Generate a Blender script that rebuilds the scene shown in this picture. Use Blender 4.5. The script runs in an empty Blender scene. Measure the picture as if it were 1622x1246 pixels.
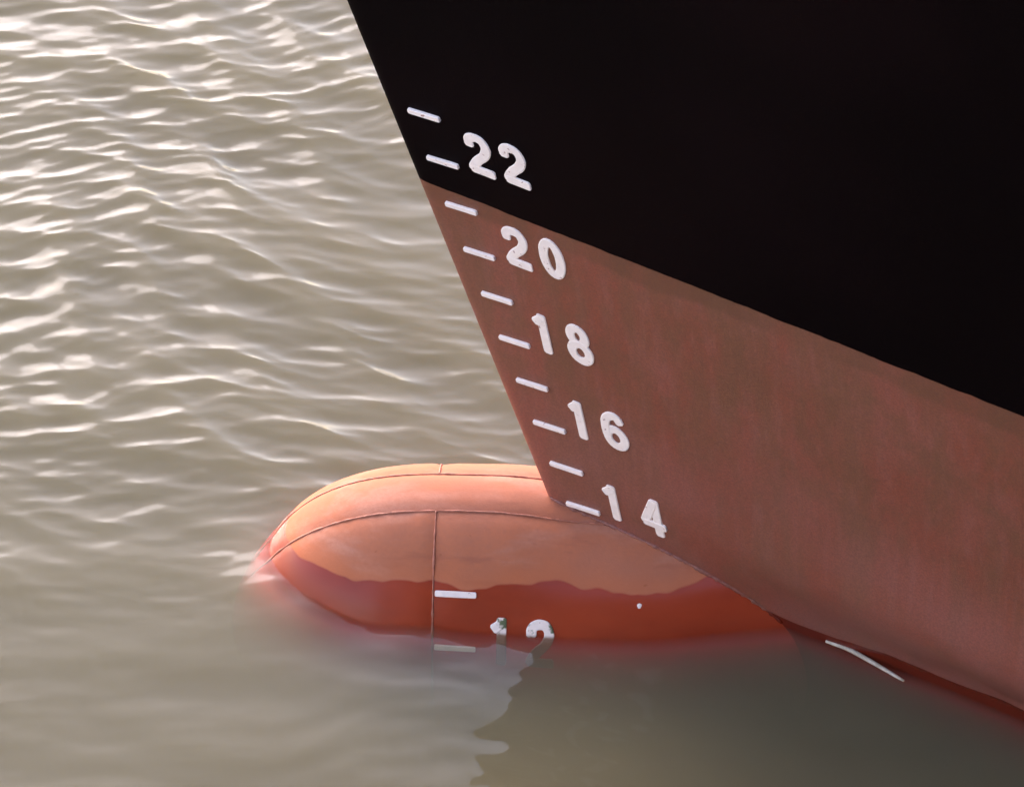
import bpy, math, random
import numpy as np
from mathutils import Vector

scene = bpy.context.scene
col = scene.collection
R = math.radians

# ------------------------------------------------------------------ camera
PITCH = R(41.0)
cam_data = bpy.data.cameras.new('camera')
cam = bpy.data.objects.new('camera', cam_data)
col.objects.link(cam)
cam.location = (0.0, -5.28297, 5.04241)
cam.rotation_euler = (math.pi / 2 - PITCH, 0, 0)
cam_data.sensor_width = 36.0
cam_data.sensor_fit = 'HORIZONTAL'
cam_data.lens = 136.69
cam_data.clip_start = 0.1
cam_data.clip_end = 5000
scene.camera = cam

# ------------------------------------------------------------------ sky, sun, exposure
SUN_EL, SUN_AZ = R(21.0), R(-28.0)        # azimuth from +Y (beyond the bow), negative towards -X
world = bpy.data.worlds.new('World')
scene.world = world
world.use_nodes = True
wn = world.node_tree
bg = wn.nodes['Background']
sky = wn.nodes.new('ShaderNodeTexSky')
sky.sky_type = 'NISHITA'
sky.sun_disc = False
sky.sun_elevation = SUN_EL
sky.sun_rotation = SUN_AZ
sky.air_density = 1.0
sky.dust_density = 1.5
sky.ozone_density = 1.0
bw = wn.nodes.new('ShaderNodeRGBToBW')              # thin even haze: the sky is greyer than a clear one
wn.links.new(sky.outputs[0], bw.inputs[0])
haze = wn.nodes.new('ShaderNodeMix')
haze.data_type = 'RGBA'
haze.inputs[0].default_value = 0.15
wn.links.new(sky.outputs[0], haze.inputs[6])
wn.links.new(bw.outputs[0], haze.inputs[7])
warm = wn.nodes.new('ShaderNodeMix')
warm.data_type = 'RGBA'
warm.blend_type = 'MULTIPLY'
warm.inputs[0].default_value = 1.0
warm.inputs[7].default_value = (1.06, 0.965, 1.01, 1)
wn.links.new(haze.outputs[2], warm.inputs[6])
wn.links.new(warm.outputs[2], bg.inputs[0])
bg.inputs[1].default_value = 0.15

sun_data = bpy.data.lights.new('sun', 'SUN')
sun_data.energy = 0.5
sun_data.angle = R(42)
sun_data.color = (1.0, 0.93, 0.94)
sun = bpy.data.objects.new('sun', sun_data)
col.objects.link(sun)
sdir = Vector((math.sin(SUN_AZ) * math.cos(SUN_EL), math.cos(SUN_AZ) * math.cos(SUN_EL), math.sin(SUN_EL)))
sun.rotation_euler = (-sdir).to_track_quat('-Z', 'Y').to_euler()
sun.location = (-3, 12, 8)

scene.view_settings.view_transform = 'Standard'
scene.view_settings.look = 'None'
scene.view_settings.gamma = 1.0
scene.view_settings.use_curve_mapping = False
scene.view_settings.exposure = 2.62

scene.cycles.use_denoising = True
scene.cycles.adaptive_threshold = 0.025
scene.cycles.max_bounces = 5
scene.cycles.volume_bounces = 1
scene.cycles.transparent_max_bounces = 16
scene.cycles.sample_clamp_indirect = 8

rng = np.random.default_rng(7)
random.seed(4)


# ------------------------------------------------------------------ node helpers
class NT:
    def __init__(self, name):
        self.m = bpy.data.materials.new(name)
        self.m.use_nodes = True
        self.t = self.m.node_tree
        self.t.nodes.clear()
        self.out = self.t.nodes.new('ShaderNodeOutputMaterial')

    def n(self, kind, **kw):
        nd = self.t.nodes.new(kind)
        for k, v in kw.items():
            setattr(nd, k, v)
        return nd

    def put(self, sock, v):
        if hasattr(v, 'is_output') or isinstance(v, bpy.types.NodeSocket):
            self.t.links.new(v, sock)
        else:
            sock.default_value = v

    def math(self, op, a, b=0.0, c=0.0, clamp=False):
        nd = self.n('ShaderNodeMath', operation=op, use_clamp=clamp)
        for s, v in zip(nd.inputs, (a, b, c)):
            self.put(s, v)
        return nd.outputs[0]

    def smooth(self, v, lo, hi, a=0.0, b=1.0):
        nd = self.n('ShaderNodeMapRange', interpolation_type='SMOOTHSTEP')
        for i, q in enumerate((v, lo, hi, a, b)):
            self.put(nd.inputs[i], q)
        return nd.outputs[0]

    def lin(self, v, lo, hi, a=0.0, b=1.0):
        nd = self.n('ShaderNodeMapRange')
        for i, q in enumerate((v, lo, hi, a, b)):
            self.put(nd.inputs[i], q)
        return nd.outputs[0]

    def mix(self, f, a, b, mode='MIX'):
        nd = self.n('ShaderNodeMix', data_type='RGBA', blend_type=mode)
        self.put(nd.inputs[0], f)
        self.put(nd.inputs[6], a if not isinstance(a, tuple) else (*a, 1.0))
        self.put(nd.inputs[7], b if not isinstance(b, tuple) else (*b, 1.0))
        return nd.outputs[2]

    def coords(self, scale=(1, 1, 1), loc=(0, 0, 0)):
        tc = self.n('ShaderNodeTexCoord')
        mp = self.n('ShaderNodeMapping')
        mp.inputs[3].default_value = scale
        mp.inputs[1].default_value = loc
        self.t.links.new(tc.outputs['Object'], mp.inputs[0])
        return mp.outputs[0]

    def noise(self, scale, detail=3.0, rough=0.55, vec=None, stretch=(1, 1, 1), loc=(0, 0, 0)):
        nd = self.n('ShaderNodeTexNoise')
        nd.inputs['Scale'].default_value = scale
        nd.inputs['Detail'].default_value = detail
        nd.inputs['Roughness'].default_value = rough
        self.t.links.new(vec or self.coords(stretch, loc), nd.inputs['Vector'])
        return nd.outputs[0]

    def xyz(self):
        tc = self.n('ShaderNodeTexCoord')
        sp = self.n('ShaderNodeSeparateXYZ')
        self.t.links.new(tc.outputs['Object'], sp.inputs[0])
        return sp.outputs

    def bsdf(self, color, rough=0.5, spec=0.5, bump=None, dist=0.001, strength=1.0):
        b = self.n('ShaderNodeBsdfPrincipled')
        self.put(b.inputs['Base Color'], color if not isinstance(color, tuple) else (*color, 1.0))
        self.put(b.inputs['Roughness'], rough)
        self.put(b.inputs['Specular IOR Level'], spec)
        if bump is not None:
            bp = self.n('ShaderNodeBump')
            bp.inputs['Strength'].default_value = strength
            bp.inputs['Distance'].default_value = dist
            self.t.links.new(bump, bp.inputs['Height'])
            self.t.links.new(bp.outputs[0], b.inputs['Normal'])
        self.t.links.new(b.outputs[0], self.out.inputs[0])
        return b


PAINT_Z = 0.895         # edge between black topsides and red boot-top (metres above the water)


def mat_hull():
    t = NT('hull_paint')
    x, y, z = t.xyz()
    # red boot-top: dull, streaked and patchy
    streak = t.noise(9.0, 2, 0.6, stretch=(1.6, 1.6, 0.16))
    patch = t.noise(3.2, 3, 0.6, loc=(3, 1, 2))
    fine = t.noise(260, 1, 0.7)
    red = t.mix(t.smooth(patch, 0.3, 0.7), (0.238, 0.060, 0.032), (0.265, 0.078, 0.049))
    red = t.mix(t.smooth(streak, 0.40, 0.66, 0, 0.6), red, (0.180, 0.078, 0.040))
    streak2 = t.noise(34.0, 2, 0.6, stretch=(1.6, 1.6, 0.07), loc=(5, 1, 0))
    red = t.mix(t.smooth(streak2, 0.45, 0.75, 0, 0.4), red, (0.29, 0.102, 0.074))
    mott = t.noise(13.0, 3, 0.7, stretch=(1, 1, 0.7), loc=(4, 2, 6))
    brown = t.math('MULTIPLY', t.smooth(mott, 0.40, 0.68, 0.0, 0.55), t.smooth(z, 0.15, 0.55, 0.25, 1.0))
    red = t.mix(brown, red, (0.165, 0.068, 0.032))
    chalk_sheen = t.math('MULTIPLY', t.smooth(z, 0.10, 0.55, 1, 0), t.smooth(t.noise(2.6, 3, 0.6, stretch=(1, 1, 1.6), loc=(8, 3, 1)), 0.35, 0.65, 0.15, 0.75))
    red = t.mix(chalk_sheen, red, (0.275, 0.096, 0.076))  # paler low down: chalky fade, with the water's sheen painted into the colour
    # old, browner band left under the black edge
    wob = t.noise(4.0, 1, 0.5, stretch=(1, 1, 0.0), loc=(9, 0, 0))
    low = t.math('ADD', t.lin(x, -0.2, 1.0, PAINT_Z - 0.030, PAINT_Z - 0.055), t.lin(wob, 0.3, 0.7, -0.012, 0.012))
    band = t.smooth(z, t.math('SUBTRACT', low, 0.012), t.math('ADD', low, 0.006), 0, 1)
    band = t.math('MULTIPLY', band, t.lin(t.noise(6, 1, 0.6, stretch=(1, 1, 0.4), loc=(2, 7, 1)), 0.3, 0.65, 0.15, 1.0, ))
    band = t.math('MULTIPLY', band, 0.65, clamp=True)
    red = t.mix(band, red, (0.120, 0.050, 0.022))
    red = t.mix(t.lin(fine, 0.35, 0.65, 0, 0.40), red, (0.10, 0.04, 0.03))
    # wet strip just above the water
    wl = t.noise(7.0, 1, 0.5, stretch=(1, 1, 0.0), loc=(1, 4, 0))
    wet_top = t.math('ADD', 0.031, t.lin(wl, 0.3, 0.7, -0.008, 0.010))
    wet = t.math('SUBTRACT', 1.0, t.smooth(z, t.math('SUBTRACT', wet_top, 0.003), t.math('ADD', wet_top, 0.003)))
    red = t.mix(wet, red, (0.12, 0.014, 0.006))
    red = t.mix(t.smooth(z, -0.03, 0.0, 1, 0), red, (0.28, 0.034, 0.024))       # fresher antifouling below the waterline
    # black topsides with a slightly uneven cut edge
    edge = t.noise(14, 3, 0.6, stretch=(1, 1, 0.3))
    pz = t.math('ADD', PAINT_Z, t.lin(edge, 0.3, 0.7, -0.0016, 0.0016))
    blk = t.smooth(z, t.math('SUBTRACT', pz, 0.0012), t.math('ADD', pz, 0.0012))
    black = t.mix(t.smooth(t.noise(2.0, 1, 0.6), 0.35, 0.75), (0.0022, 0.0008, 0.0012), (0.0040, 0.0014, 0.0020))
    colr = t.mix(blk, red, black)
    rough = t.math('ADD', t.math('MULTIPLY', blk, 0.06), t.lin(patch, 0.3, 0.7, 0.40, 0.52))
    rough = t.math('MULTIPLY', rough, t.lin(wet, 0, 1, 1.0, 0.3))
    plate = t.noise(1.7, 0, 0.5)
    orange = t.noise(420, 0, 0.5)
    h = t.math('ADD', t.math('MULTIPLY', plate, 6.0), t.math('MULTIPLY', orange, 0.10))
    spec = t.math('MULTIPLY', t.lin(blk, 0, 1, 0.42, 0.035), t.smooth(z, -0.012, 0.0, 0.06, 1.0))
    t.bsdf(colr, rough, spec, bump=h, dist=0.0035, strength=0.8)
    return t.m


def mat_bulb():
    t = NT('bulb_paint')
    x, y, z = t.xyz()
    patch = t.noise(4.5, 5, 0.6, stretch=(0.6, 1, 1.3))
    fine = t.noise(120, 3, 0.6)
    dry = t.mix(t.smooth(patch, 0.3, 0.72), (0.43, 0.137, 0.064), (0.37, 0.142, 0.086))
    runs = t.noise(12, 4, 0.6, stretch=(0.35, 1, 2.2), loc=(4, 4, 4))
    dry = t.mix(t.smooth(runs, 0.46, 0.70, 0, 0.85), dry, (0.44, 0.195, 0.128))
    scuff = t.noise(26, 4, 0.7, stretch=(0.25, 1, 1.6), loc=(2, 9, 5))
    dry = t.mix(t.smooth(scuff, 0.56, 0.70, 0, 0.55), dry, (0.30, 0.100, 0.058))
    dry = t.mix(t.lin(fine, 0.35, 0.70, 0, 0.4), dry, (0.33, 0.12, 0.07))
    # small rust blotches
    spots = t.noise(34, 2, 0.5, stretch=(0.7, 1, 1), loc=(1.3, 0, 0.2))
    dry = t.mix(t.smooth(spots, 0.715, 0.76, 0, 0.75), dry, (0.14, 0.035, 0.02))
    # scum line that hugs the wet edge
    wob = t.noise(4.5, 3, 0.55, stretch=(1, 0.3, 0.0), loc=(6, 2, 0))
    base = t.smooth(x, -0.38, -0.24, 0.056, 0.080)
    wet_top = t.math('ADD', base, t.lin(wob, 0.3, 0.7, -0.017, 0.017))
    scum = t.smooth(z, wet_top, t.math('ADD', wet_top, 0.045), 1, 0)
    dry = t.mix(t.math('MULTIPLY', scum, 0.6), dry, (0.47, 0.135, 0.055))
    wet = t.smooth(z, t.math('SUBTRACT', wet_top, 0.0016), t.math('ADD', wet_top, 0.0016), 1, 0)
    wetc = t.mix(t.smooth(patch, 0.35, 0.7), (0.24, 0.024, 0.007), (0.32, 0.036, 0.010))
    wetc = t.mix(t.smooth(z, -0.03, 0.0, 1, 0), wetc, (0.50, 0.064, 0.052))      # fresher antifouling below the waterline
    colr = t.mix(wet, dry, wetc)
    rough = t.lin(wet, 0, 1, 0.8, 0.26)
    h = t.math('ADD', t.math('MULTIPLY', t.noise(5, 2, 0.5), 3.0), t.math('MULTIPLY', t.noise(260, 2, 0.5), t.lin(wet, 0, 1, 0.16, 0.01)))
    t.bsdf(colr, rough, t.math('MULTIPLY', t.lin(wet, 0, 1, 0.15, 0.30), t.smooth(z, -0.012, 0.0, 0.06, 1.0)), bump=h, dist=0.003, strength=0.7)
    return t.m


def mat_white(algae=False):
    t = NT('mark_paint_with_algae' if algae else 'mark_paint')
    n = t.noise(55, 4, 0.6)
    c = t.mix(t.smooth(n, 0.3, 0.7), (0.90, 0.765, 0.68), (0.84, 0.70, 0.615))
    chip = t.noise(95, 3, 0.6, loc=(5, 2, 8))
    c = t.mix(t.smooth(chip, 0.645, 0.70, 0, 0.75), c, (0.30, 0.10, 0.07))
    if algae:
        g = t.noise(32, 3, 0.6, loc=(2.1, 7.7, 0.4))
        c = t.mix(t.smooth(g, 0.50, 0.58, 0, 0.92), c, (0.040, 0.085, 0.018))
        g2 = t.noise(48, 3, 0.6, loc=(8.1, 1.7, 3.4))
        c = t.mix(t.smooth(g2, 0.60, 0.66, 0, 0.9), c, (0.02, 0.03, 0.035))
    if algae:
        zz = t.xyz()[2]
        c = t.mix(t.smooth(zz, -0.006, 0.004, 1, 0), c, (0.26, 0.13, 0.085))     # slime on what stays under water
    t.bsdf(c, 0.30 if algae else 0.5, 0.45, bump=t.noise(140, 3, 0.6), dist=0.0012, strength=0.6)
    return t.m


def mat_plain(name, c0, c1, scale, rough=0.6):
    t = NT(name)
    t.bsdf(t.mix(t.smooth(t.noise(scale, 4, 0.6), 0.35, 0.65), c0, c1), rough, 0.35)
    return t.m


def mat_water():
    t = NT('murky_water')
    fr = t.n('ShaderNodeFresnel')
    fr.inputs[0].default_value = 1.333
    tr = t.n('ShaderNodeBsdfTransparent')
    gl = t.n('ShaderNodeBsdfGlossy')
    # wind ruffles the open water; it lies glassy in the lee of the bow
    px, py, pz_ = t.xyz()
    wind = t.math('MAXIMUM', t.smooth(py, -0.30, 0.35, 0.0, 0.085), t.smooth(px, -0.15, -0.75, 0.0, 0.075))
    t.t.links.new(t.math('ADD', wind, 0.018), gl.inputs['Roughness'])
    mx = t.n('ShaderNodeMixShader')
    geo = t.n('ShaderNodeNewGeometry')          # seen from below, light just leaves the water
    fac = t.math('MULTIPLY', fr.outputs[0], t.math('SUBTRACT', 1.0, geo.outputs['Backfacing']))
    t.t.links.new(fac, mx.inputs[0])
    t.t.links.new(tr.outputs[0], mx.inputs[1])
    t.t.links.new(gl.outputs[0], mx.inputs[2])
    t.t.links.new(mx.outputs[0], t.out.inputs[0])
    sc = t.n('ShaderNodeVolumeScatter')
    sc.inputs['Color'].default_value = (1.0, 0.965, 0.81, 1)
    sc.inputs['Density'].default_value = 3.9
    sc.inputs['Anisotropy'].default_value = 0.0
    ab = t.n('ShaderNodeVolumeAbsorption')
    ab.inputs['Color'].default_value = (0.70, 0.635, 0.38, 1)
    ab.inputs['Density'].default_value = 17.0
    ad = t.n('ShaderNodeAddShader')
    t.t.links.new(sc.outputs[0], ad.inputs[0])
    t.t.links.new(ab.outputs[0], ad.inputs[1])
    t.t.links.new(ad.outputs[0], t.out.inputs[1])
    t.m.cycles.homogeneous_volume = True
    return t.m


M_HULL, M_BULB, M_WHITE, M_ALGAE, M_WATER = mat_hull(), mat_bulb(), mat_white(), mat_white(True), mat_water()
M_SEAM = mat_plain('rusty_weld', (0.27, 0.095, 0.055), (0.42, 0.15, 0.09), 60)
M_DECK = mat_plain('deck_paint', (0.10, 0.05, 0.04), (0.14, 0.06, 0.05), 3)
M_STRIP = mat_plain('strip_pale', (0.40, 0.33, 0.24), (0.58, 0.50, 0.40), 40)


# ------------------------------------------------------------------ mesh helper
def mesh_obj(name, verts, faces, mat, parent=None, smooth=True):
    me = bpy.data.meshes.new(name)
    me.from_pydata([tuple(map(float, v)) for v in verts], [], faces)
    me.update()
    if smooth:
        me.polygons.foreach_set('use_smooth', [True] * len(me.polygons))
    me.materials.append(mat)
    o = bpy.data.objects.new(name, me)
    col.objects.link(o)
    if parent:
        o.parent = parent
    return o


def sstep(v, a, b):
    t = np.clip((np.asarray(v, float) - a) / (b - a), 0, 1)
    return t * t * (3 - 2 * t)


# ------------------------------------------------------------------ ship frame: x aft, y to port (towards the camera), z above water
YAW = R(2.5)
O = np.array([0.0664, 0.0492, 0.0])       # foot of the stem
AX = np.array([math.cos(YAW), -math.sin(YAW)])
PN = np.array([-math.sin(YAW), -math.cos(YAW)])


def to_ship(X, Y):
    dx, dy = X - O[0], Y - O[1]
    return dx * AX[0] + dy * AX[1], dx * PN[0] + dy * PN[1]


def stem_x(z):
    z = np.asarray(z, float)
    up = np.maximum(z - 1.6, 0)
    return -0.31 * (z - 0.16) - 0.035 * up ** 2


def half_breadth(xi, z):
    """half breadth at distance xi aft of the stem"""
    xi = np.maximum(np.asarray(xi, float), 0)
    z = np.asarray(z, float)
    m = 0.36 + 0.17 * sstep(z, 0.0, 0.24) + 0.03 * sstep(z, 0.24, 0.9) + 0.05 * np.maximum(z - 0.9, 0)
    m = m + 0.30 * np.clip(-z, 0, 0.35) - 0.05 * np.maximum(-z - 0.35, 0)
    k = 0.12 * (1 - sstep(z, 0.0, 0.45)) + 0.018
    B = 4.2
    b = B * np.tanh((m * xi + k * xi ** 2 / (1 + (xi / 2.5) ** 2)) / B)
    # blunt rounded stem
    return b + 0.005 * (1 - np.exp(-xi / 0.005))


# ------------------------------------------------------------------ water
def build_water():
    d = 0.0062
    core = np.arange(-1.24, 1.2401, d)
    g = np.cumsum(d * 1.06 ** np.arange(1, 150))
    g = g[g < 600]
    ax = np.concatenate([-1.24 - g[::-1], core, 1.24 + g])
    corey = np.arange(-0.80, 1.9501, d)
    ys = np.concatenate([corey[0] - g[::-1], corey, corey[-1] + g])
    X, Y = np.meshgrid(ax, ys)
    spac = np.maximum(d, (np.maximum(np.abs(X) - 1.24, np.abs(Y - 0.575) - 1.375)) * 0.06)
    h = np.zeros_like(X)
    gx, gy = np.zeros_like(X), np.zeros_like(X)      # crowding of the surface towards the crests
    wr = np.random.default_rng(21)
    # slow warp so crests are not straight
    wx = X + 0.05 * np.sin(3.1 * Y + 1.0 + 1.7 * np.sin(2.3 * X)) + 0.03 * np.sin(5.3 * X - 2.2 * Y)
    wy = Y + 0.05 * np.sin(2.7 * X + 0.4 + 1.2 * np.sin(2.9 * Y)) + 0.03 * np.sin(6.1 * X + 3.0 * Y)
    def add(n, lmin, lmax, dirc, spread, slope, sharp):
        nonlocal h, gx, gy
        for i in range(n):
            lam = math.exp(wr.uniform(math.log(lmin), math.log(lmax)))
            th = R(dirc) + wr.normal(0, R(spread))
            k = 2 * math.pi / lam
            a = slope / k / math.sqrt(n)
            ph = wr.uniform(0, 6.283)
            fi = k * (math.cos(th) * wx + math.sin(th) * wy) + ph
            s = np.sin(fi)
            att = np.clip(lam / (4 * spac) - 0.5, 0, 1)
            h += a * att * s
            c = sharp * a * att * np.cos(fi)
            gx += c * math.cos(th)
            gy += c * math.sin(th)
    # direction = travel direction, degrees from +X ; -90 = towards the camera
    add(6, 0.32, 0.65, -120, 14, 0.035, 1.0)
    add(16, 0.12, 0.26, -130, 20, 0.100, 1.9)
    add(32, 0.046, 0.11, -106, 23, 0.140, 1.8)
    add(50, 0.023, 0.046, -93, 22, 0.110, 1.2)
    sx, sy = to_ship(X, Y)
    # lee of the hull: calmer on the near side and close to the plating
    amp = 0.23 + 0.77 * sstep(Y, -0.45, 0.60)
    shelter = sstep(sy, 0.0, 0.25) * sstep(sx, -0.60, 0.05)
    amp = amp * (1 - 0.25 * shelter)
    dn = np.sqrt(((sx + 0.25) / 0.55) ** 2 + (sy / 0.40) ** 2)
    amp = amp * (1 - 0.40 * (1 - sstep(dn, 0.8, 1.7)) * sstep(sy, -0.25, 0.1))
    h *= amp
    gx *= amp
    gy *= amp
    # long flat undulations in the calm part
    calm = 1 - amp
    h += calm * (0.0011 * np.sin(30 * Y + 5 * X + 2 * np.sin(3 * X)) + 0.0009 * np.sin(21 * Y - 7 * X + 1.3) + 0.0006 * np.sin(52 * Y + 6 * X + 1.5 * np.sin(4 * X + 1))) * np.clip(0.12 / (4 * spac), 0, 1)
    # short cat's-paw ripples in the lee, where the stem mirrors itself
    lee = np.exp(-((X - 0.05) / 0.42) ** 2) * (1 - sstep(Y, -0.30, -0.16)) * sstep(Y, -1.6, -0.9) * np.clip(0.02 / spac, 0, 1)
    for i in range(14):
        lam = wr.uniform(0.040, 0.11)
        th = R(-90) + wr.normal(0, R(17))
        k = 2 * math.pi / lam
        h += lee * 0.038 / k / math.sqrt(14) * 1.4 * np.sin(k * (math.cos(th) * wx + math.sin(th) * wy) + wr.uniform(0, 6.283))
    # water heaped up on the nose of the bulb and its trailing edge
    h += 0.006 * np.exp(-(((sx + 0.54) / 0.09) ** 2 + ((sy - 0.05) / 0.10) ** 2))
    h += 0.010 * np.exp(-(((sx + 0.43) / 0.06) ** 2 + ((sy - 0.17) / 0.05) ** 2))
    h += 0.010 * np.exp(-(((sx + 0.49) / 0.08) ** 2 + ((sy - 0.11) / 0.07) ** 2))
    h += 0.008 * np.exp(-(((sx + 0.235) / 0.055) ** 2 + ((sy - 0.225) / 0.06) ** 2))
    ny, nx = X.shape
    top = np.stack([X + gx, Y + gy, h], -1).reshape(-1, 3)
    idx = np.arange(nx * ny).reshape(ny, nx)
    q = np.stack([idx[:-1, :-1], idx[:-1, 1:], idx[1:, 1:], idx[1:, :-1]], -1).reshape(-1, 4)
    # skirt and bottom
    ring = np.concatenate([idx[0, :], idx[1:, -1], idx[-1, -2::-1], idx[-2:0:-1, 0]])
    n0 = len(top)
    low = top[ring].copy()
    low[:, 2] = -9.0
    verts = np.concatenate([top, low, [[0, 0.15, -9.0]]])
    nr = len(ring)
    j = np.arange(nr)
    jn = (j + 1) % nr
    skirt = np.stack([ring[jn], ring[j], n0 + j, n0 + jn], -1)
    tri = np.stack([n0 + jn, n0 + j, np.full(nr, n0 + nr)], -1)
    me = bpy.data.meshes.new('water')
    nq, ns, nt = len(q), len(skirt), len(tri)
    me.vertices.add(len(verts))
    me.vertices.foreach_set('co', verts.astype(np.float32).ravel())
    loops = np.concatenate([q.ravel(), skirt.ravel(), tri.ravel()]).astype(np.int32)
    me.loops.add(len(loops))
    me.loops.foreach_set('vertex_index', loops)
    tot = np.concatenate([np.full(nq + ns, 4), np.full(nt, 3)]).astype(np.int32)
    st = np.concatenate([[0], np.cumsum(tot)[:-1]]).astype(np.int32)
    me.polygons.add(len(tot))
    me.polygons.foreach_set('loop_start', st)
    me.polygons.foreach_set('loop_total', tot)
    sm = np.zeros(len(tot), bool)
    sm[:nq] = True
    me.polygons.foreach_set('use_smooth', sm)
    me.update(calc_edges=True)
    me.validate()
    me.materials.append(M_WATER)
    o = bpy.data.objects.new('water', me)
    col.objects.link(o)
    o['kind'] = 'structure'
    o['label'] = 'rippled grey green harbour water around the bow'
    return o


build_water()


# ------------------------------------------------------------------ the quay the picture is taken from (behind the camera's feet, seen as a dark reflection in the wet plating)
def build_quay():
    t = NT('quay_concrete')
    n = t.noise(1.3, 4, 0.6, stretch=(1, 1, 0.5))
    t.bsdf(t.mix(t.smooth(n, 0.35, 0.7), (0.13, 0.115, 0.09), (0.20, 0.18, 0.145)), 0.85, 0.3)
    x0, x1, y0, y1, z0, z1 = -2.3, 60.0, -40.0, -4.75, -8.0, 3.55
    c = 0.12
    prof = [(y1, z0), (y1, z1 - c), (y1 - c, z1), (y0, z1), (y0, z0)]
    v = [(x, y, z) for x in (x0, x1) for y, z in prof]
    k = len(prof)
    f = [[i, (i + 1) % k, k + (i + 1) % k, k + i] for i in range(k)] + [list(range(k))[::-1], list(range(k, 2 * k))]
    o = mesh_obj('quay', v, f, t.m, smooth=False)
    o['kind'] = 'structure'


build_quay()

# ------------------------------------------------------------------ ship
ship = bpy.data.objects.new('cargo_ship', None)
col.objects.link(ship)
ship.location = O
# local x -> AX, local y -> port normal would mirror, so local y points to starboard
ship.rotation_euler = (0, 0, -YAW)
ship['label'] = 'black and red ship bow with white draft marks and orange bulb at the waterline'
ship['category'] = 'ship'


def L(x, y, z):
    """ship frame (y to port) -> local coordinates of the ship Empty"""
    return (x, -y, z)


# --- hull shell, both sides, from keel to rail
def build_hull():
    zs = np.concatenate([np.linspace(-2.6, -0.2, 9), np.linspace(-0.1, 1.4, 40), np.linspace(1.6, 6.0, 16)])
    xi = np.concatenate([0.02 * (1 - np.cos(np.linspace(0, math.pi / 2, 6))), 0.02 + np.linspace(0.012, 1.0, 50) ** 1.15 * 1.6, 1.62 + np.cumsum(0.08 * 1.13 ** np.arange(28))])
    verts, faces = [], []
    nx = len(xi)
    for s in (1, -1):
        base = len(verts)
        for z in zs:
            b = half_breadth(xi, z)
            for a, bb in zip(xi, b):
                verts.append(L(float(stem_x(z)) + a, s * bb, z))
        for r in range(len(zs) - 1):
            for c in range(nx - 1):
                f = [base + r * nx + c, base + r * nx + c + 1, base + (r + 1) * nx + c + 1, base + (r + 1) * nx + c]
                faces.append(f if s > 0 else f[::-1])
    n1 = len(zs) * nx
    # bottom, transom end
    for c in range(nx - 1):
        faces.append([c + 1, c, n1 + c, n1 + c + 1])
    for r in range(len(zs) - 1):
        a = r * nx + nx - 1
        faces.append([a, a + n1, a + n1 + nx, a + nx])
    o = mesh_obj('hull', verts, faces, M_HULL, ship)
    o['label'] = 'ship side painted black above and dull red below'
    # deck a little below the rail
    zt = 5.2
    b = half_breadth(xi, zt) - 0.01
    dv, df = [], []
    for a, bb in zip(xi[2:], b[2:]):
        bb = max(bb, 0.001)
        dv += [L(float(stem_x(zt)) + a, bb, zt), L(float(stem_x(zt)) + a, -bb, zt)]
    for i in range(len(xi) - 3):
        df.append([2 * i, 2 * i + 1, 2 * i + 3, 2 * i + 2])
    mesh_obj('deck', dv, df, M_DECK, ship)
    return o


hull = build_hull()

# --- bulb
TIP, X0 = -0.557, -0.14
ZC = -0.130


def bulb_rad(x):
    x = np.asarray(x, float)
    f = np.sqrt(np.maximum(0, 1 - (np.maximum(X0 - x, 0) / (X0 - TIP)) ** 2.8))
    ry = 0.226 + 0.014 * sstep(x, -0.2, 0.1) - 0.055 * sstep(x, 0.12, 0.55) - 0.06 * sstep(x, 0.5, 1.1)
    rz = 0.296 - 0.018 * sstep(x, -0.10, 0.09) - 0.02 * sstep(x, 0.3, 1.0)
    return ry * f, rz * f


def bulb_pt(x, th, off=0.0):
    ry, rz = bulb_rad(x)
    c, s = math.cos(th), math.sin(th)
    n = np.array([0, c, s])
    z = ZC + float(rz) * s + off * s
    u = max(0.0, (X0 - x) / (X0 - TIP))
    return np.array([x - 0.30 * max(0.0, -z) * u * u, float(ry) * c + off * c, z])      # the nose reaches further forward under water


def xs_range(a, b, n):
    """samples packed towards the nose"""
    t = np.linspace(0, 1, n)
    if a <= TIP + 1e-6:
        t = t ** 2
    return a + (b - a) * t


def bulb_core():
    X = xs_range(TIP, 1.15, 60)
    T = np.linspace(0, 2 * math.pi, 65)[:-1]
    v, f = [], []
    for x in X:
        for th in T:
            v.append(L(*bulb_pt(x, th, -0.003)))
    n = len(T)
    for i in range(len(X) - 1):
        for j in range(n):
            f.append([i * n + j, i * n + (j + 1) % n, (i + 1) * n + (j + 1) % n, (i + 1) * n + j])
    o = mesh_obj('bulbous_bow', v, f, M_BULB, ship)
    o['label'] = 'rounded orange bulb breaking the surface, wet dark red near the water'
    return o


bulb = bulb_core()


def seam_deg(x):
    """angle of the port seam: it swings down towards the nose"""
    u = max(0.0, (X0 - x) / (X0 - TIP))
    return 77.0 - 6.0 * u ** 2.2


RING = -0.205


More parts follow.
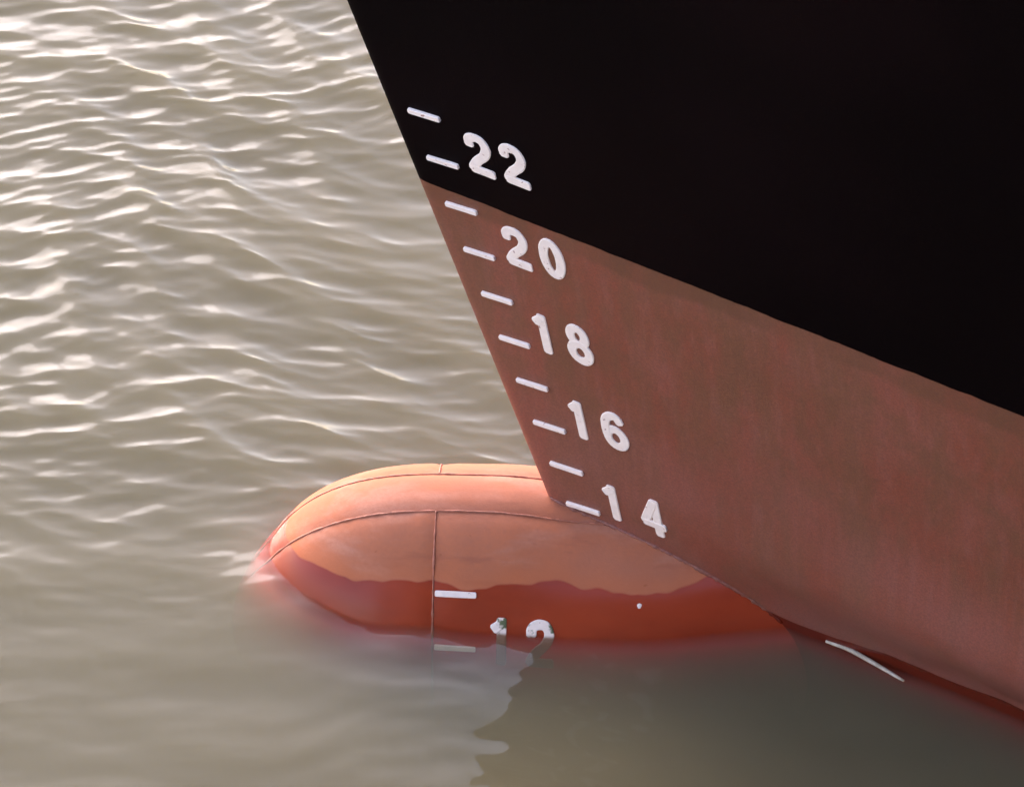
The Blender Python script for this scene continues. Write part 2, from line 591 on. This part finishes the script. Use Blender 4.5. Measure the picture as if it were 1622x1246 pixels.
def bulb_plate(xa, xb, ta, tb, ea, eb):
    """a plate of the bulb's skin; ea / eb: chamfered fore / aft edge"""
    nx, nt = 44, max(8, int(abs(tb(0) - ta(0)) / 4))
    X = xs_range(xa, xb, nx)
    v, f = [], []
    for x in X:
        T = np.linspace(R(ta(x)), R(tb(x)), nt)
        for th in T:
            ry, rz = bulb_rad(x)
            rr = max(0.5 * (ry + rz), 1e-4)
            dt = min(th - T[0], T[-1] - th) * rr
            dx = 1.0
            if ea:
                dx = min(dx, x - xa)
            if eb:
                dx = min(dx, xb - x)
            off = -0.0028 * (1 - min(1, min(dt, dx) / 0.006)) ** 2
            if rr < 0.04:
                off = off * rr / 0.04
            v.append(L(*bulb_pt(x, th, off)))
    for i in range(nx - 1):
        for j in range(nt - 1):
            f.append([i * nt + j, i * nt + j + 1, (i + 1) * nt + j + 1, (i + 1) * nt + j])
    return mesh_obj('plate', v, f, M_BULB, bulb)


AFT = 1.1
port_seam, star_seam = seam_deg, (lambda x: 180 - seam_deg(x))
port_low, star_low = (lambda x: -38.0), (lambda x: 218.0)
bulb_plate(TIP, AFT, port_seam, star_seam, 0, 0)
bulb_plate(TIP, RING, port_low, port_seam, 0, 1)
bulb_plate(RING, AFT, port_low, port_seam, 1, 0)
bulb_plate(TIP, RING, star_seam, star_low, 0, 1)
bulb_plate(RING, AFT, star_seam, star_low, 1, 0)


def tube(name, pts, rad, mat, parent, sides=6, ends=True):
    pts = [np.array(p, float) for p in pts]
    v, f = [], []
    for i, p in enumerate(pts):
        d = pts[min(i + 1, len(pts) - 1)] - pts[max(i - 1, 0)]
        d /= np.linalg.norm(d) + 1e-9
        u = np.cross(d, [0, 0, 1.0])
        if np.linalg.norm(u) < 0.05:
            u = np.cross(d, [0, 1.0, 0])
        u /= np.linalg.norm(u)
        w = np.cross(u, d)
        r = rad[i] if hasattr(rad, '__len__') else rad
        for k in range(sides):
            a = 2 * math.pi * k / sides
            v.append(p + r * (math.cos(a) * u + math.sin(a) * w))
    for i in range(len(pts) - 1):
        for k in range(sides):
            f.append([i * sides + k, i * sides + (k + 1) % sides, (i + 1) * sides + (k + 1) % sides, (i + 1) * sides + k])
    if ends:
        f.append(list(range(sides))[::-1])
        f.append([(len(pts) - 1) * sides + k for k in range(sides)])
    return mesh_obj(name, v, f, mat, parent)


def jit(n, a, seed):
    g = np.random.default_rng(seed)
    return a * (1 + 0.35 * g.standard_normal(n).clip(-1.5, 1.5))


for k, fn in enumerate((port_seam, star_seam)):
    X = xs_range(TIP + 0.012, 0.75, 120)
    tube('weld_seam', [L(*bulb_pt(x, R(fn(x)), -0.0020)) for x in X], jit(120, 0.0019, 70 + k), M_SEAM, bulb)
for a, b in ((-38, port_seam(RING)), (star_seam(RING), 218)):
    T = np.linspace(R(a), R(b), 80)
    tube('weld_seam', [L(*bulb_pt(RING, th, -0.0020)) for th in T], jit(80, 0.0019, int(b)), M_SEAM, bulb)

# weld where the plating of the stem lands on the bulb
def landing(side):
    pts = []
    for x in np.linspace(0.006, 0.44, 90):
        lo, hi = 0.02, math.pi / 2
        for _ in range(30):
            m = 0.5 * (lo + hi)
            p = bulb_pt(x, m)
            if p[1] - float(half_breadth(x - float(stem_x(p[2])), p[2])) > 0:
                lo = m
            else:
                hi = m
        p = bulb_pt(x, lo, 0.0005)
        pts.append(L(p[0], side * p[1], p[2]))
    return tube('weld_seam', pts, jit(90, 0.0042, 5), M_HULL, hull)


landing(1)
landing(-1)

# --- draft marks
LEAN = 0.19


def hull_pt(x, z, off):
    """point of the port plating at ship x, height z, proud by off"""
    def P(xx, zz):
        return np.array([xx, float(half_breadth(xx - float(stem_x(zz)), zz)), zz])
    p = P(x, z)
    e = 0.004
    n = np.cross(P(x, z + e) - P(x, z - e), P(x + e, z) - P(x - e, z))
    n /= np.linalg.norm(n)
    if n[1] < 0:
        n = -n
    return p + n * off


def hull_map(x_ref, z_ref):
    """flat mark coordinates (s aft along the plating, h up) -> plating"""
    ca = math.cos(R(29))
    def f(s, h, off):
        return hull_pt(x_ref + (s - LEAN * h) * ca, z_ref + h, off)
    return f


def bulb_map(x_ref, z_ref):
    def f(s, h, off):
        x = x_ref + s
        ry, rz = bulb_rad(x)
        th = math.asin(max(-1, min(1, (z_ref + 0.97 * h - ZC) / float(rz))))
        return bulb_pt(x, th, off)
    return f


def smooth_path(pts, n):
    """Catmull-Rom through pts"""
    p = [np.array(q, float) for q in pts]
    p = [2 * p[0] - p[1]] + p + [2 * p[-1] - p[-2]]
    out = []
    for i in range(1, len(p) - 2):
        for k in range(n):
            t = k / n
            a, b, c, d = p[i - 1], p[i], p[i + 1], p[i + 2]
            out.append(0.5 * ((2 * b) + (-a + c) * t + (2 * a - 5 * b + 4 * c - d) * t * t + (-a + 3 * b - 3 * c + d) * t ** 3))
    out.append(p[-2])
    return out


def ribbon(path, w, t, closed, fmap, V, F, seed):
    """raised bead of half width w along a flat path"""
    g = np.random.default_rng(seed)
    n = len(path)
    prof = [(-1.0, -0.002), (-0.97, t * 0.7), (-0.80, t), (0.80, t), (0.97, t * 0.7), (1.0, -0.002)]
    m = len(prof)
    base = len(V)
    rows = []
    for i in range(n):
        a = path[(i - 1) % n] if closed or i > 0 else path[i]
        b = path[(i + 1) % n] if closed or i < n - 1 else path[i]
        d = b - a
        d /= np.linalg.norm(d) + 1e-9
        rows.append((path[i], d))
    if not closed:      # rounded ends
        p0, d0 = rows[0]
        p1, d1 = rows[-1]
        rows = [(p0 - d0 * w * 0.42, d0, 0.62), (p0 - d0 * w * 0.25, d0, 0.88)] + [(p, d, 1.0) for p, d in rows] + [(p1 + d1 * w * 0.25, d1, 0.88), (p1 + d1 * w * 0.42, d1, 0.62)]
    else:
        rows = [(p, d, 1.0) for p, d in rows]
    ww = 1.0
    for p, d, sc in rows:
        ww = 0.7 * ww + 0.3 * (1 + 0.07 * g.standard_normal())
        nrm = np.array([-d[1], d[0]])
        for (q, hh) in prof:
            c = p + nrm * w * q * sc * ww
            V.append(L(*fmap(c[0], c[1], hh)))
    k = len(rows)
    for i in range(k if closed else k - 1):
        for j in range(m - 1):
            a = base + i * m + j
            b = base + ((i + 1) % k) * m + j
            F.append([a, a + 1, b + 1, b])
    if not closed:
        F.append([base + j for j in range(m)][::-1])
        F.append([base + (k - 1) * m + j for j in range(m)])


H = 0.094
def ell(cx, cy, rx, ry, n=28, a0=0):
    return [np.array([cx + rx * math.cos(a0 + 2 * math.pi * i / n), cy + ry * math.sin(a0 + 2 * math.pi * i / n)]) for i in range(n)]


HW = 0.0094      # half stroke
def glyph(ch):
    """list of (path, closed) in a cell centred on s = 0, h from 0 to H"""
    top, bot = H - HW, HW
    if ch == '2':
        arc = smooth_path([(-0.0165, 0.0645), (-0.0155, 0.0775), (-0.004, top), (0.0105, 0.0815), (0.0165, 0.0655), (0.0095, 0.0475), (-0.006, 0.0310), (-0.0165, 0.0150), (-0.0175, bot)], 5)
        return [(arc, False), ([np.array((-0.0185, bot)), np.array((0.0, bot)), np.array((0.0215, bot))], False)]
    if ch == '0':
        return [(ell(0, H / 2, 0.0165, H / 2 - HW, 30), True)]
    if ch == '1':
        return [([np.array((0.0, 0.003)), np.array((0.0, 0.045)), np.array((0.0, H - 0.004))], False),
                (smooth_path([(-0.0135, 0.0725), (-0.007, 0.0775), (-0.001, top - 0.001)], 4), False)]
    if ch == '8':
        return [(ell(0.0, 0.0675, 0.0145, 0.0195, 24), True), (ell(0.0, 0.0275, 0.0175, 0.0205, 26), True)]
    if ch == '6':
        return [(ell(0.0, 0.029, 0.0175, 0.0215, 26), True),
                (smooth_path([(-0.0175, 0.030), (-0.0185, 0.050), (-0.0145, 0.0725), (-0.003, top), (0.0085, 0.0845), (0.0145, 0.0735)], 5), False)]
    if ch == '4':
        return [([np.array((0.0085, -0.002)), np.array((0.0085, 0.04)), np.array((0.0085, H - 0.003))], False),
                ([np.array((0.0060, H - 0.007)), np.array((-0.010, 0.05)), np.array((-0.0185, 0.0285))], False),
                ([np.array((-0.0185, 0.0265)), np.array((0.0, 0.0265)), np.array((0.0215, 0.0265))], False)]


def numeral(ch, s, fmap, mat, parent, seed, lab=None):
    V, F = [], []
    for i, (path, closed) in enumerate(glyph(ch)):
        path = [np.array((p[0] + s, p[1])) for p in path]
        ribbon(path, HW, 0.0026 + 0.0005 * i, closed, fmap, V, F, seed + i)
    o = mesh_obj('draft_numeral', V, F, mat, parent, smooth=False)
    if lab:
        o['label'] = lab
    return o


def tick(length, fmap, mat, parent, seed, rise=0.0055):
    V, F = [], []
    path = [np.array((0.004 + (length - 0.008) * t, rise * (0.4 + t))) for t in np.linspace(0, 1, 9)]
    ribbon(path, 0.0052, 0.0050, False, fmap, V, F, seed)
    return mesh_obj('draft_tick', V, F, mat, parent, smooth=False)


W = 1.24
for i, dm in enumerate(range(14, 24)):
    z = dm * 0.1 - W
    xr = 0.0355 + (1.4 - dm * 0.1) * 0.3085
    fm = hull_map(xr, z)
    tick(0.0685 + 0.008 * max(0, (18 - dm) / 4), fm, M_WHITE, hull, 100 + 7 * i)
    if dm % 2 == 0:
        fb, fb2 = hull_map(xr, z + 0.010), hull_map(xr, z + 0.017)
        a, b = str(dm)
        s0, s1 = {22: (0.116, 0.186), 20: (0.118, 0.190), 18: (0.104, 0.175), 16: (0.108, 0.180), 14: (0.111, 0.193)}[dm]
        numeral(a, s0, fb, M_WHITE, hull, 300 + 20 * i)
        numeral(b, s1, fb2, M_WHITE, hull, 310 + 20 * i)
tick(0.080, bulb_map(-0.203, 0.061), M_WHITE, bulb, 901, 0.0)
tick(0.080, bulb_map(-0.203, -0.036), M_WHITE, bulb, 905, 0.0)
numeral('1', -0.077 + 0.0, bulb_map(0.0, -0.064), M_ALGAE, bulb, 911, 'half submerged white figure one stained with green algae')
numeral('2', -0.005 + 0.0, bulb_map(0.0, -0.064), M_ALGAE, bulb, 921, 'half submerged white figure two stained with green algae')


def speck(x, z, r):
    fm = bulb_map(x, z)
    v = [L(*fm(0, 0, 0.0016))] + [L(*fm(r * math.cos(a) * (1 + 0.2 * math.sin(3 * a)), r * math.sin(a), 0.0002)) for a in np.linspace(0, 2 * math.pi, 13)[:-1]]
    o = mesh_obj('paint_speck', v, [[0, i, i % 12 + 1] for i in range(1, 13)], M_WHITE, bulb)
    return o


speck(0.176, 0.052, 0.0042)

# ------------------------------------------------------------------ thin pale tapered tube on the water by the hull
pts = smooth_path([(0.578, -0.180, 0.003), (0.619, -0.203, 0.004), (0.663, -0.239, 0.004), (0.714, -0.282, 0.002)], 8)
n = len(pts)
strip_obj = tube('pale_strip', pts, [0.0046 * (0.5 + 0.5 * math.sin(math.pi * (0.1 + 0.85 * i / (n - 1)))) for i in range(n)], M_STRIP, None, 7)
strip_obj['label'] = 'thin pale curved strip beside the red hull at the waterline'
strip_obj['category'] = 'stalk'
